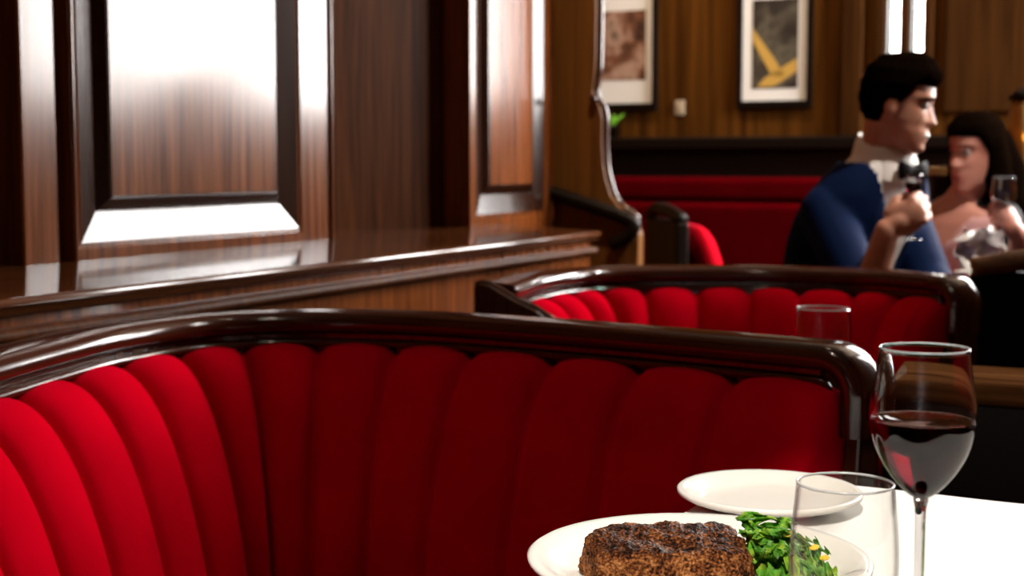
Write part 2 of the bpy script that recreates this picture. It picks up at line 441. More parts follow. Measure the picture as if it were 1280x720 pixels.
# the deep ledge, straight moulding along the wall
def straight(name, prof, u0, u1, mat, smooth=False):
    mb = MB().prism([P(u0, v, z) for v, z in prof], U*(u1-u0))
    return struct(bevel(mb.build(name, mat, None, smooth), .003, 2, 25))
straight('trim_1', [(-.76, .925), (-.33, .925), (-.018, .9115), (-.012, .908), (-.012, .900), (-.018, .896), (-.024, .886), (-.034, .882), (-.76, .882)], -1.3, 2.26, M['ledge'])
straight('trim_2', [(-.40, .868), (-.020, .868), (-.013, .861), (-.013, .852), (-.024, .846), (-.40, .846)], -1.3, 2.24, M['splay'])
struct(MB().rbox(-3.4, 2.23, -.42, -.035, 0, .885).build('wall_dado', M['panel'], None, False))

# scrolled partition at the end of the ledge
th = thing('partition', 'tall wooden booth partition with a scrolled outline at the end of the ledge', 'partition', P(2.68, -.2))
prof = [(-.398, 0), (-.05, 0), (-.05, .88), (-.062, .925), (-.085, .948), (-.115, .968), (-.142, 1.0), (-.16, 1.05), (-.170, 1.10), (-.174, 1.17), (-.174, 1.24),
        (-.180, 1.275), (-.196, 1.295), (-.206, 1.325), (-.202, 1.36), (-.196, 1.42), (-.194, 1.7), (-.194, 2.35), (-.398, 2.35)]
bevel(MB().prism([P(2.665, v, z) for v, z in prof], U*.045).build('panel', wood('honey_oak', (.09, .032, .006), (.2, .08, .016), .4, (30, 30, 1.2), spec=.2), th, False), .004)
edge = MB(); pe = [P(2.688, v+.004, z) for v, z in prof[3:18]]
pe2, _ = catmull(pe, 80); edge.tube(pe2, .012, 10); edge.build('edge_trim', M['dark'], th)
kn = MB(); kn.ball(P(2.65, -.196, 1.30), .013); kn.build('knob', M['rail'], th)
cap = MB(); cp, _ = catmull([P(2.64, -.398, 1.03), P(2.64, -.30, 1.0), P(2.64, -.18, .965), P(2.64, -.09, .935), P(2.64, -.055, .915), P(2.64, -.075, .88), P(2.64, -.13, .85)], 40)
cap.tube(cp, [.022]*40, 10); cap.build('hand_rail', M['blackwood'], th)

# far wall joinery
FW = U1
struct(bevel(MB().rbox(FW-.10, FW, V0, V1, 1.165, 1.225).build('trim_3', M['blackwood'], None, False), .012, 3))
struct(bevel(MB().rbox(FW-.05, FW, V0, V1, 0, 1.165).build('wainscot', M['blackwood'], None, False), .004))
struct(bevel(MB().rbox(FW-.05, FW, .063, .152, 1.225, CE).build('pilaster', M['oakdark'], None, False), .006))
st = MB()
for a_ in (.225, .331, .432): st.rbox(FW-.035, FW, a_-.020, a_+.020, 1.5, 2.65)
struct(bevel(st.build('trim_4', M['oakdark'], None, False), .004))
struct(bevel(MB().rbox(FW-.03, FW, .50, 1.10, 1.32, 2.5).build('trim_5', M['oakdark'], None, False), .01))

# framed pictures
def picture(label, v0, v1, z0, z1, m0, m1, art, acols, seed):
    c = P(FW, (v0+v1)/2, (z0+z1)/2)
    t = thing('framed_picture', label, 'picture', c, 'framed pictures on the far wall')
    w = .024; f = MB()
    f.rbox(FW-.03, FW, v0, v0+w, z0, z1); f.rbox(FW-.03, FW, v1-w, v1, z0, z1); f.rbox(FW-.03, FW, v0+w, v1-w, z0, z0+w+.01); f.rbox(FW-.03, FW, v0+w, v1-w, z1-w, z1)
    bevel(f.build('frame', M['blackwood'], t, False), .003)
    MB().rbox(FW-.014, FW-.002, v0+w, v1-w, z0+w+.01, z1-w).build('mat_board', M['white'], t, False)
    a0, a1, b0, b1 = art
    MB().rbox(FW-.016, FW-.0145, a0, a1, b0, b1).build('print', art_mat('print_'+str(int(seed)), acols, seed), t, False)
    return t
p1 = picture('framed picture of a dim brown scene, beside the scrolled partition', -1.20, -.815, 1.355, 1.96, 0, 0, (-1.13, -.875, 1.50, 1.83),
        [(.02, .01, .006), (.16, .06, .03), (.42, .27, .2), (.05, .02, .012)], 3)
p2 = picture('framed picture of golden shapes on black, nearer the seated man', -.425, -.075, 1.355, 1.95, 0, 0, (-.355, -.142, 1.445, 1.85),
        [(.012, .01, .008), (.03, .022, .016), (.10, .085, .06), (.02, .016, .012)], 7)
g = MB(); q0 = FW-.0175
for pts in ([(-.353, 1.66), (-.353, 1.72), (-.25, 1.58), (-.20, 1.50), (-.26, 1.50)], [(-.33, 1.45), (-.30, 1.49), (-.145, 1.58), (-.145, 1.52), (-.25, 1.455)]):
    g.prism([P(q0, a_, z_) for a_, z_ in pts], U*.0008)
g.build('golden_shapes', plain('ochre_ink', (.5, .3, .06), .6), p2, False)
sw = thing('light_switch', 'small cream light switch between the two framed pictures', 'switch', P(FW, -.706, 1.36))
bevel(MB().rbox(FW-.010, FW, -.730, -.682, 1.33, 1.40).build('plate', M['cream'], sw, False), .003)
bevel(MB().rbox(FW-.016, FW-.008, -.717, -.696, 1.345, 1.385).build('rocker', M['cream'], sw, False), .002)

# far red bench
bn = thing('wall_bench', 'long red upholstered bench along the far wall under the pictures', 'bench', P(FW-.3, -.4))
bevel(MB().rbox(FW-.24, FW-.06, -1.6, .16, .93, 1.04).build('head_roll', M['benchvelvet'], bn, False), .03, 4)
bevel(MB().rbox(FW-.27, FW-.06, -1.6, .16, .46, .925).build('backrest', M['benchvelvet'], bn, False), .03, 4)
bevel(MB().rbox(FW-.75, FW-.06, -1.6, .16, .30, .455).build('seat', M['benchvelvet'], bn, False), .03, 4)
bevel(MB().rbox(FW-.70, FW-.06, -1.6, .16, 0, .295).build('base', M['dark'], bn, False), .004)

# ------------------------------------------------------------------ the horseshoe booths
RAILZ = .865
def booth(label, pts, nch, group, loc, nsub=12, arm_cap=True):
    t = thing('banquette_booth', label, 'booth', loc, group)
    N = nch*nsub+1
    path, L = catmull([(x, y, 0) for x, y in pts], N)
    tang = [(path[min(i+1, N-1)]-path[max(i-1, 0)]).normalized() for i in range(N)]
    nrm = [V3((q.y, -q.x, 0)) for q in tang]
    Z = V3((0, 0, 1))
    def sweep(name, prof, mat, down, i0=0, R=.068, uvs=True):
        """prof: (inward offset, height below the rail top); down: the end bends down to this height"""
        fr = [(path[i]+Z*RAILZ, nrm[i], Z) for i in range(i0, N)]
        if down is not None:
            e, n_, tt = path[-1]+Z*RAILZ, nrm[-1], tang[-1]
            for k in range(1, 13):
                a_ = PI/2*k/12; fr.append((e+tt*(R*sin(a_))+Z*(R*(cos(a_)-1)), n_, tt*sin(a_)+Z*cos(a_)))
            fr.append((e+tt*R+Z*(down-RAILZ), n_, tt))
        m_ = len(prof); vs = []; fs = []; uv = []; acc = 0
        for k, (p, n_, u_) in enumerate(fr):
            if k: acc += (p-fr[k-1][0]).length
            for j, (o_, h_) in enumerate(prof):
                vs.append(p+n_*o_+u_*h_); uv.append((acc, j/m_))
        for k in range(len(fr)-1):
            for j in range(m_): fs.append([k*m_+j, k*m_+(j+1) % m_, (k+1)*m_+(j+1) % m_, (k+1)*m_+j])
        fs.append(list(range(m_))); q = (len(fr)-1)*m_; fs.append([q+j for j in range(m_)][::-1])
        return sharp(obj(name, vs, fs, mat, t, True, uv), 50)
    top = [(-.012, -.038), (-.014, -.02), (-.010, -.008), (0, -.001), (.012, 0), (.045, -.001), (.058, -.005), (.066, -.014), (.067, -.024), (.062, -.033), (.052, -.037)]
    sweep('crest_rail', top, M['rail'], .745)
    bead = []
    for k in range(10):
        a_ = 2*PI*k/10; bead.append((.060+.0065*cos(a_), -.050+.0065*sin(a_)))
    sweep('bead', bead, M['rail'], .12, R=.068)
    sweep('back_panel', [(-.004, -.035), (.052, -.035), (.052, -.07), (.02, -.08), (.02, -RAILZ+.002), (-.004, -RAILZ+.002)], M['dark'], None)
    # channel-tufted velvet back
    pr = [(.022, .800, 0), (.045, .815, .3), (.068, .818, .6), (.092, .810, .85), (.114, .793, 1), (.133, .768, 1), (.150, .735, 1), (.166, .695, 1), (.181, .65, 1), (.195, .60, 1), (.208, .54, 1), (.218, .48, 1), (.222, .44, 1), (.022, .44, 0)]
    vs = []; fs = []; m_ = len(pr); cols = []
    for i in range(N):
        s_ = (i % nsub)/nsub if i < N-1 else 0
        b_ = max(0, 1-(2*s_-1)**2)**.5
        cols.append((i, b_))
    for i, b_ in cols:
        for o_, z_, w_ in pr:
            oo = o_+(.030*(b_-1)+.004)*w_; zz = z_-(.020*(1-b_) if .7 < z_ else 0)*(1 if z_ > .78 else (z_-.7)/.08)
            vs.append(path[i]+nrm[i]*oo+Z*zz+tang[-1]*(.035*(i/(N-1))**8))
    for i in range(N-1):
        for j in range(m_-1): fs.append([i*m_+j, i*m_+j+1, (i+1)*m_+j+1, (i+1)*m_+j])
    fs.append(list(range(m_))); fs.append([(N-1)*m_+j for j in range(m_)][::-1])
    bo = obj('backrest', vs, fs, M['velvet'], t)
    sd = bo.modifiers.new('sub', 'SUBSURF'); sd.levels = 1; sd.render_levels = 2
    # end panels
    n_, tt = nrm[0], tang[0]; p = path[0]-tt*.004
    poly = [(-.014, RAILZ-.004), (0, RAILZ), (.02, RAILZ-.004), (.062, RAILZ-.028), (.115, RAILZ-.052), (.155, RAILZ-.085), (.185, RAILZ-.15), (.212, .6), (.235, .44), (.235, 0.002), (-.014, .002)]
    if arm_cap:
        mb = MB().prism([p+n_*o_+Z*z_ for o_, z_ in poly], -tt*.03); bevel(mb.build('arm_panel', M['dark'], t, False), .004)
        eb, _ = catmull([p-tt*.015+n_*o_+Z*z_ for o_, z_ in poly[:9]], 60)
        ebm = MB(); ebm.tube(eb, .0075, 8); ebm.build('arm_bead', M['rail'], t)
    # the short wooden end beyond the last channel
    n_, tt = nrm[-1], tang[-1]; p = path[-1]+tt*.037
    poly = [(-.004, RAILZ-.04), (.05, RAILZ-.04), (.058, .70), (.058, .02), (-.004, .02)]
    bevel(MB().prism([p+n_*o_+Z*z_ for o_, z_ in poly], tt*.024).build('end_panel', M['dark'], t, False), .004)
    # seat inside the horseshoe
    ctr = (path[0]+path[-1])/2
    outer = [path[i]+nrm[i]*.20 for i in range(0, N, 3)]
    inner = [ctr.lerp(path[i]+nrm[i]*.20, .40) for i in range(0, N, 3)]
    k = len(outer)
    for nm, z0, z1, sc, mt in (('seat', .37, .455, 0, M['velvet']), ('plinth', 0.002, .37, .03, M['dark'])):
        vs = [p_+Z*z0 for p_ in outer]+[p_+Z*z1 for p_ in outer]+[a_.lerp(b_, sc)+Z*z0 for a_, b_ in zip(inner, outer)]+[a_.lerp(b_, sc)+Z*z1 for a_, b_ in zip(inner, outer)]
        fs = []
        for i in range(k-1):
            fs += [[k+i, k+i+1, 3*k+i+1, 3*k+i], [i, 2*k+i, 2*k+i+1, i+1], [i, i+1, k+i+1, k+i], [2*k+i, 3*k+i, 3*k+i+1, 2*k+i+1]]
        fs += [[0, k, 3*k, 2*k], [k-1, 3*k-1, 4*k-1, 2*k-1]]
        so = obj(nm, vs, fs, mt, t, False)
        if nm == 'seat': bevel(so, .02, 3)
    return t
booth('large curved red velvet booth in front, nearest the laid table',
      [(-.66, 1.05), (-.70, 1.35), (-.70, 1.62), (-.671, 1.85), (-.627, 2.053), (-.549, 2.206), (-.441, 2.292), (-.288, 2.317), (-.116, 2.279), (.073, 2.172), (.244, 2.053), (.395, 1.937), (.440, 1.900)],
      16, 'curved velvet booths', (-.15, 1.75, 0))
booth('second curved red velvet booth behind, just in front of the seated man',
      [(-.054, 2.823), (0, 3.03), (.091, 3.206), (.185, 3.29), (.299, 3.325), (.45, 3.335), (.585, 3.325), (.72, 3.275), (.834, 3.206), (.93, 3.08), (.955, 3.03)],
      11, 'curved velvet booths', (.42, 2.9, 0))

# ------------------------------------------------------------------ laid table
e1 = V3((.887, -.462, 0)).normalized(); e2 = V3((-.462, -.887, 0)).normalized(); TC = V3((.272, 1.640, 0)); TX, TY = .82, .82
tctr = TC+e1*TX/2+e2*TY/2
tt_ = thing('dining_table', 'square pedestal dining table under the white tablecloth', 'table', tctr)
bevel(MB().box(TC+e1*.03+e2*.03+V3((0,0,.70)), e1*(TX-.06), e2*(TY-.06), (0,0,.034)).build('tabletop', M['dark'], tt_, False), .004)
MB().lathe([(.0, .70), (.05, .70), (.04, .62), (.045, .2), (.06, .06), (.22, .03), (.24, .004), (0, .004)], tctr, 32).build('pedestal', M['blackwood'], tt_)
# cloth: a rounded square that drapes over the edge
def cloth():
    n = 160; rings = []
    def rr(a, ext, rad):
        # point on a rounded rectangle by angle
        hx, hy = TX/2+ext, TY/2+ext
        ca, sa = cos(a), sin(a); pw = 2/14
        k = 1/((abs(ca/hx)**14+abs(sa/hy)**14)**(1/14))
        return ca*k, sa*k
    spec = [(-.2, 0.7405), (-.05, .7405), (-.012, .7405), (-.003, .7385), (.003, .733), (.007, .722), (.010, .70), (.014, .65), (.022, .58), (.030, .51), (.036, .46)]
    vs = [tctr+V3((0, 0, .7405))]; fs = []
    for k, (ext, z) in enumerate(spec):
        for i in range(n):
            a_ = 2*PI*i/n; x, y = rr(a_, ext, 0)
            dr = max(0, (.72-z)/.26)
            wv = dr*.014*sin(a_*26+1.3*sin(a_*5))
            p_ = tctr+e1*x+e2*y; rad = (e1*x+e2*y).normalized()
            vs.append(p_+rad*wv+V3((0, 0, z+.0006*sin(a_*9+k))))
    for i in range(n): fs.append([0, 1+i, 1+(i+1) % n])
    for k in range(len(spec)-1):
        for i in range(n): fs.append([1+k*n+i, 1+(k+1)*n+i, 1+(k+1)*n+(i+1) % n, 1+k*n+(i+1) % n])
    o = obj('tablecloth', vs, fs, M['cloth'], None, True, origin=(tctr.x, tctr.y, .74))
    sd = o.modifiers.new('th', 'SOLIDIFY'); sd.thickness = .0018; sd.offset = -1
    return tag(o, 'white linen tablecloth draped over the laid table', 'tablecloth')
cloth()
TZ = .7415
# plates
def plate(name, label, c, r, h, group):
    prof = [(0, .0060), (r*.50, .0060), (r*.68, .0064), (r*.76, .009), (r*.85, h*.70), (r*.93, h*.97), (r*.985, h), (r, h-.0015), (r*.995, h-.005), (r*.93, h-.0085), (r*.80, h*.36), (r*.66, .002), (r*.56, 0), (r*.5, .0015), (0, .0015)]
    o = MB().lathe(prof, c, 96).build(name, M['china'], None, True, origin=c)
    return tag(o, label, 'plate', group)
plate('dinner_plate', 'wide white dinner plate carrying the steak and greens', (.160, 1.200, TZ), .147, .024, 'white plates')
plate('side_plate', 'smaller empty white plate behind the steak plate', (.270, 1.470, TZ), .096, .019, 'white plates')

# steak
def steak():
    bm = bmesh.new(); bmesh.ops.create_cube(bm, size=2)
    bmesh.ops.subdivide_edges(bm, edges=bm.edges[:], cuts=63, use_grid_fill=True)
    c = V3((.131, 1.183, .7478)); hx, hy, hz = .0685, .050, .0190; rz = math.radians(7)
    for v in bm.verts:
        x, y, z = v.co; pw = 7
        k = (abs(x)**pw+abs(y)**pw+abs(z)**pw)**(-1/pw) if max(abs(x), abs(y), abs(z)) > 0 else 1
        q = V3((x*k, y*k, z*k))
        tp = 1-.05*(q.z*.5+.5)
        p = V3((q.x*hx*tp, q.y*hy*tp, q.z*hz))
        d = p.normalized(); nn = V3((q.x**3, q.y**3, q.z**3)).normalized()
        f1 = noise.noise(p*28)*.0045+noise.noise(p*70+V3((5, 1, 2)))*.0022+noise.noise(p*170)*.0017+noise.noise(p*420)*.0013
        # a shallow fold running across the top crust
        if q.z > .6:
            ln = p.y-.010+.012*sin(p.x*45)+.10*p.x*0
            f1 -= .0065*math.exp(-(ln/.0055)**2)*min(1, max(0, (p.x+.055)/.03))
            f1 += .003*math.exp(-((ln+.012)/.008)**2)
        p += nn*f1
        p.z += hz
        if p.z < .0008: p.z = .0008
        x2 = p.x*cos(rz)-p.y*sin(rz); y2 = p.x*sin(rz)+p.y*cos(rz)
        v.co = c+V3((x2, y2, p.z))
    vs = [v.co.copy() for v in bm.verts]; bm.verts.index_update(); fs = [[v.index for v in f.verts] for f in bm.faces]; bm.free()
    o = obj('steak', vs, fs, M['steak'], None, True, origin=c)
    return tag(o, 'thick seared brown steak on the wide white plate', 'steak')
steak()

# curly green garnish
gl = thing('kale_garnish', 'curly green leaf garnish beside the steak, behind the empty tumbler', 'garnish', (.230, 1.190, .749))
def curly(base, dirv, length, width, seed, mat):
    rnd = random.Random(seed); d = V3(dirv).normalized(); side = d.cross(V3((0, 0, 1))).normalized(); up = side.cross(d)
    nu, nv = 40, 41; vs = []; fs = []; ph = rnd.random()*6
    for i in range(nu):
        t = i/(nu-1); spine = V3(base)+d*(length*t)+up*(-.012*t*t)
        w = width*(.25+1.1*sin(PI*min(1, t*.82+.06)))*.62
        for j in range(nv):
            s_ = 2*j/(nv-1)-1; e_ = abs(s_)**1.5
            fr = e_*width*(.30*sin(t*37+ph+s_*2)+.26*sin(t*71+2*ph+s_*5)+.7*noise.noise(V3((t*9, s_*4, ph*3))))+width*.16*noise.noise(V3((t*16, s_*7, ph)))
            fr2 = e_*width*(.20*sin(t*43+ph*3)+.16*sin(t*88+ph))
            vs.append(spine+side*(s_*w+fr2)+up*(fr+.25*width*s_*s_)+d*(e_*width*.2*sin(t*23+ph)))
    for i in range(nu-1):
        for j in range(nv-1): fs.append([i*nv+j, i*nv+j+1, (i+1)*nv+j+1, (i+1)*nv+j])
    o = obj('leaf', vs, fs, mat, gl); sd = o.modifiers.new('t', 'SOLIDIFY'); sd.thickness = .0007


    return o
lv = [((.207, 1.165, .757), (-.10, .1, 1), .050, .018), ((.214, 1.168, .757), (.25, .25, .9), .048, .018), ((.203, 1.15, .755), (.02, -.45, .8), .040, .018),
      ((.222, 1.165, .755), (.75, .15, .55), .044, .018), ((.219, 1.150, .755), (.6, -.5, .5), .040, .017), ((.208, 1.158, .755), (.1, -.1, 1), .045, .019),
      ((.213, 1.145, .755), (.1, -.9, .35), .042, .018), ((.220, 1.172, .756), (.5, .5, .55), .042, .017), ((.222, 1.15, .755), (.95, -.15, .3), .046, .017)]
rk = random.Random(8)
for k in range(9):
    lv.append(((.206+.016*rk.random(), 1.145+.025*rk.random(), .757+.006*rk.random()), (rk.uniform(-.2, 1), rk.uniform(-.8, .4), rk.uniform(.3, 1)), .028+.012*rk.random(), .013))
for k, (bs, dv, ln, wd) in enumerate(lv): curly((bs[0]+.008, bs[1]+.035, bs[2]-.003), dv, ln*.95, wd, k+3, M['leaf'])
for k, (px, py, pz) in enumerate([(.236, 1.196, .784), (.258, 1.190, .774), (.266, 1.186, .766)]):
    pt = MB(); pt.ell((px, py, pz), (.0045, .001, .001), (-.001, .0026, .0012), (0, .0004, .0012), 10, 6); pt.build('petal', M['yellow'], gl)

# glasses ------------------------------------------------------------
def smooth_prof(ctrl, n=60):
    p, _ = catmull([(r, 0, z) for r, z in ctrl], n); return [(max(0, q.x), q.z) for q in p]
def wine_glass(label, c, sc, group, fill=True, hscale=1):
    t = thing('wine_glass', label, 'glass', c, group)
    H = .23
    out = [(.0016, 0.1215), (.0105, .1265), (.0215, .1385), (.0310, .1550), (.0362, .1720), (.0366, .1830), (.0352, .1960), (.0325, .2150), (.0312, .2290)]
    o_ = smooth_prof(out, 60); th_ = .0011
    inn = []
    for i, (r, z) in enumerate(o_):
        a_ = o_[max(0, i-1)]; b_ = o_[min(len(o_)-1, i+1)]; dx, dz = b_[0]-a_[0], b_[1]-a_[1]; l = math.hypot(dx, dz)
        inn.append((max(0, r-dz/l*th_), z+dx/l*th_))
    inn[0] = (0, inn[0][1]+.0004)
    stem = smooth_prof([(0, 0), (.034, 0), (.0345, .0010), (.030, .0024), (.012, .0048), (.0052, .010), (.0038, .022), (.0036, .06), (.0036, .10), (.0040, .115), (.0052, .1205)], 70)
    stem[0] = (0, 0)
    prof = stem+o_[2:]+[(o_[-1][0]-.0003, .2296), (o_[-1][0]-.0008, .2296)]+inn[::-1]
    prof = [(r*sc, z*sc) for r, z in prof]
    MB().lathe(prof, c, 72).build('bowl_and_stem', M['glass'], t)
    rr0 = (o_[-1][0]-.0005)*sc
    MB().lathe([(rr0+.0004*cos(2*PI*q/10), .2298*sc+.0004*sin(2*PI*q/10)) for q in range(11)], c, 72).build('rim', M['rim'], t)
    if fill:
        lvl = .1790; w_ = [(0, inn[0][1]-.0003)]+[(r+.00025, z-.0001) for r, z in inn if z < lvl and r > .001]
        rr_ = w_[-1][0]
        w_ += [(rr_+.0001, lvl), (rr_-.0008, lvl-.0004), (rr_-.003, lvl-.001), (0, lvl-.001)]
        w_ = [(r*sc, z*sc) for r, z in w_]
        MB().lathe(w_, c, 72).build('wine', M['wine'], t)
    return t
wine_glass('tall stemmed wine glass half full of red wine on the white tablecloth', (.290, .992, TZ), 1, 'wine glasses')
def tumbler(label, c, group, r0=.0362, h=.119):
    ctrl = [(0, 0), (.022, 0), (.027, .0015), (.0325, .012), (.0385, .035), (.0405, .055), (.0398, .080), (.0375, .105), (.0362, h)]
    k = r0/.0362
    ou = smooth_prof(ctrl, 60); ou[0] = (0, 0); th_ = .0014
    inn = [(max(0, r-th_), z) for r, z in ou if z > .012]
    inn = [(0, .008), (inn[0][0]*.6, .0085)]+inn
    prof = ou+[(ou[-1][0]-.0004, h+.0006), (ou[-1][0]-.001, h+.0006)]+inn[::-1]
    prof = [(r*k, z*(k if k > 1.05 else 1)) for r, z in prof]
    o = MB().lathe(prof, c, 72).build('tumbler', M['thinglass'], None, True, origin=c)
    rm_ = (ou[-1][0]-.0007)*k; hz_ = h*(k if k > 1.05 else 1)+.0006
    MB().lathe([(rm_+.0009*cos(2*PI*q/10), hz_+.0009*sin(2*PI*q/10)) for q in range(11)], c, 72).build('rim', M['rim'], o)
    bz = [(0, .0005), (.021*k, .0005), (.026*k, .0025), (.0285*k, .007), (.02*k, .0078), (0, .0075)]
    MB().lathe(bz, c, 48).build('base', M['glass'], o)
    return tag(o, label, 'glass', group)
tumbler('empty clear tumbler in front of the steak plate', (.2505, 1.0520, TZ), 'empty tumblers')

# the table of the second booth, with its tumbler
bt = thing('round_table', 'small round table of the second booth, behind the front booth back', 'table', (.40, 2.42, 0))
MB().lathe([(0, .715), (.235, .715), (.24, .722), (.24, .736), (.235, .74), (0, .74)], (.40, 2.42, 0), 64).build('tabletop', M['cloth'], bt)
MB().lathe([(0, .715), (.04, .715), (.035, .3), (.05, .06), (.16, .03), (.18, .004), (0, .004)], (.40, 2.42, 0), 32).build('pedestal', M['blackwood'], bt)
tumbler('empty clear tumbler showing above the front booth rail', (.510, 2.32, .7405), 'empty tumblers', .042, .1065)

# low wooden divider to the right of the front booth
dv = thing('low_divider', 'low dark divider with a brown wooden top, right of the wine glass', 'divider', (.95, 1.9, 0))
c0 = V3((.585, 2.165, 0)); d1 = V3((.9, -.43, 0)).normalized(); d2 = V3((-.43, -.9, 0)).normalized()
bevel(MB().box(c0+V3((0,0,.772)), d1*.75, d2*.20, (0,0,.028)).build('top', wood('walnut_top', (.05, .018, .006), (.2, .085, .03), .7, (3, 50, 50), rotz=-math.radians(25), spec=0), dv, False), .008, 3)
bevel(MB().box(c0+d1*.02+d2*.02, d1*.71, d2*.16, (0,0,.771)).build('body', M['blackwood'], dv, False), .004)
for k in (.12, .30):
    kb = MB(); kb.ball(c0+d1*k+d2*.181+V3((0, 0, .74)), .006); kb.build('stud', M['brass'], dv)

# dark chair at the right, behind the second booth
def chair(name, label, base, ang, top, seat, mats, group=None):
    t = thing(name, label, 'chair', base, group)
    f = V3((cos(ang), sin(ang), 0)); s_ = V3((-sin(ang), cos(ang), 0)); b0 = V3(base); Z = V3((0, 0, 1))
    bevel(MB().box(b0-f*.2-s_*.22+Z*(seat-.08), f*.42, s_*.44, Z*.08).build('seat', mats[1], t, False), .02, 3)
    bevel(MB().box(b0-f*.235-s_*.24+Z*(seat-.06), f*.045-Z*0, s_*.48, Z*(top-seat+.02)).build('backrest', mats[1], t, False), .012, 3)
    rl, _ = catmull([b0-f*.215-s_*.235+Z*(top-.035), b0-f*.225-s_*.12+Z*(top-.012), b0-f*.23+Z*(top-.005), b0-f*.225+s_*.12+Z*(top-.012), b0-f*.215+s_*.235+Z*(top-.035)], 30)
    MB().tube(rl, .024, 12).build('top_rail', mats[0], t)
    for a_, b_ in ((-.2, -.2), (-.2, .2), (.19, -.2), (.19, .2)):
        MB().tube([b0+f*a_+s_*b_+Z*(seat-.07), b0+f*(a_*1.1)+s_*(b_*1.05)+Z*.002], [.02, .014], 10).build('leg', mats[0], t)
    return t
walnut = wood('walnut_rail', (.07, .028, .01), (.22, .10, .04), .3, (4, 40, 40))
chair('dining_chair', 'black upholstered chair with a curved brown top rail, beside the second booth end', (1.315, 3.25, 0), 1.2, .905, .46, (walnut, M['black']))
chair('dining_chair', 'dark wooden chair standing in front of the far red bench', (.745, 4.95, 0), .12, .95, .46, (M['blackwood'], M['blackwood']))
cu = MB(); cc = V3((.672, 4.97, .70)); ux = V3((.30, .03, -.95)).normalized(); uy = V3((-.12, .99, 0)).normalized(); un = ux.cross(uy)
cu.loft([(cc+un*q_, w_, w_) for q_, w_ in ((-.052, .10), (-.045, .16), (-.018, .205), (.018, .205), (.045, .16), (.052, .10))], ux, uy, 32, 5)
cu_o = tag(cu.build('cushion', M['cushion'], None, True, origin=cc), 'bright red cushion propped against the back of the dark wooden chair', 'cushion')
sm = cu_o.modifiers.new('s', 'SUBSURF'); sm.levels = 1; sm.render_levels = 1

# counter and lantern at the far right
ct = thing('bar_counter', 'dark bar counter with a brass-edged top at the far right', 'counter', (1.95, 5.15, 0))
bevel(MB().box(V3((1.66, 5.40, 0)), d1*.9, d2*.40, (0,0,1.055)).build('front', M['blackwood'], ct, False), .004)
bevel(MB().box(V3((1.65, 5.42, 1.056)), d1*.92, d2*.44, (0,0,.035)).build('top', M['oak'], ct, False), .005)
bevel(MB().box(V3((1.65, 5.42, 1.0605))+d2*.441, d1*.92, d2*.008, (0,0,.026)).build('edge_strip', M['brass'], ct, False), .002)
lt = thing('lantern', 'brass lantern with amber glass standing on the far bar counter', 'lantern', (1.84, 5.13, 1.0915))
lc = V3((1.84, 5.13, 1.0915))
MB().lathe([(0, 0), (.065, 0), (.065, .012), (.055, .02), (0, .02)], lc, 32).build('base', M['brass'], lt)
MB().lathe([(.05, .0205), (.058, .10), (.056, .20), (.045, .235), (.042, .235), (.053, .20), (.055, .10), (.047, .0205)], lc, 32).build('shade', plain('amber_glass', (.55, .33, .10), .25, Transmission_Weight=.35), lt)
MB().lathe([(0, .236), (.060, .236), (.064, .244), (.04, .268), (.012, .28), (0, .29)], lc, 32).build('cap', M['blackwood'], lt)
MB().lathe([(0, .0205), (.018, .0205), (.018, .09), (0, .09)], lc, 20).build('candle', M['white'], lt)
fl = MB(); fl.ell(lc+V3((0, 0, .105)), (.006, 0, 0), (0, .006, 0), (0, 0, .014)); fl.build('flame', emit('flame', (1, .55, .12), 40), lt)

# small plant on the partition shoulder: seen as a green tuft under the left picture
pt = thing('potted_plant', 'tiny green pot plant on the trim under the left picture', 'plant', P(FW-.05, -1.03, 1.225))
pc = P(FW-.05, -1.03, 1.2255)
MB().lathe([(0, 0), (.022, 0), (.028, .05), (.030, .05), (.030, .058), (.024, .058), (.02, .045), (0, .045)], pc, 24).build('pot', M['blackwood'], pt)
for k in range(9):
    a_ = k*2.4; d_ = V3((cos(a_), sin(a_), 1.6)).normalized(); s_ = d_.cross(V3((0, 0, 1))).normalized()
    b0 = pc+V3((0, 0, .045))
    vs = [b0-s_*.003, b0+s_*.003, b0+d_*.045+s_*.014, b0+d_*.045-s_*.014, b0+d_*.085+V3((cos(a_)*.015, sin(a_)*.015, -.004))]
    lo = obj('leaf', vs, [[0, 1, 2, 3], [3, 2, 4]], plain('bright_leaf', (.16, .42, .02), .5) if k == 0 else bpy.data.materials['bright_leaf'], pt)
    lo.modifiers.new('t', 'SOLIDIFY').thickness = .001

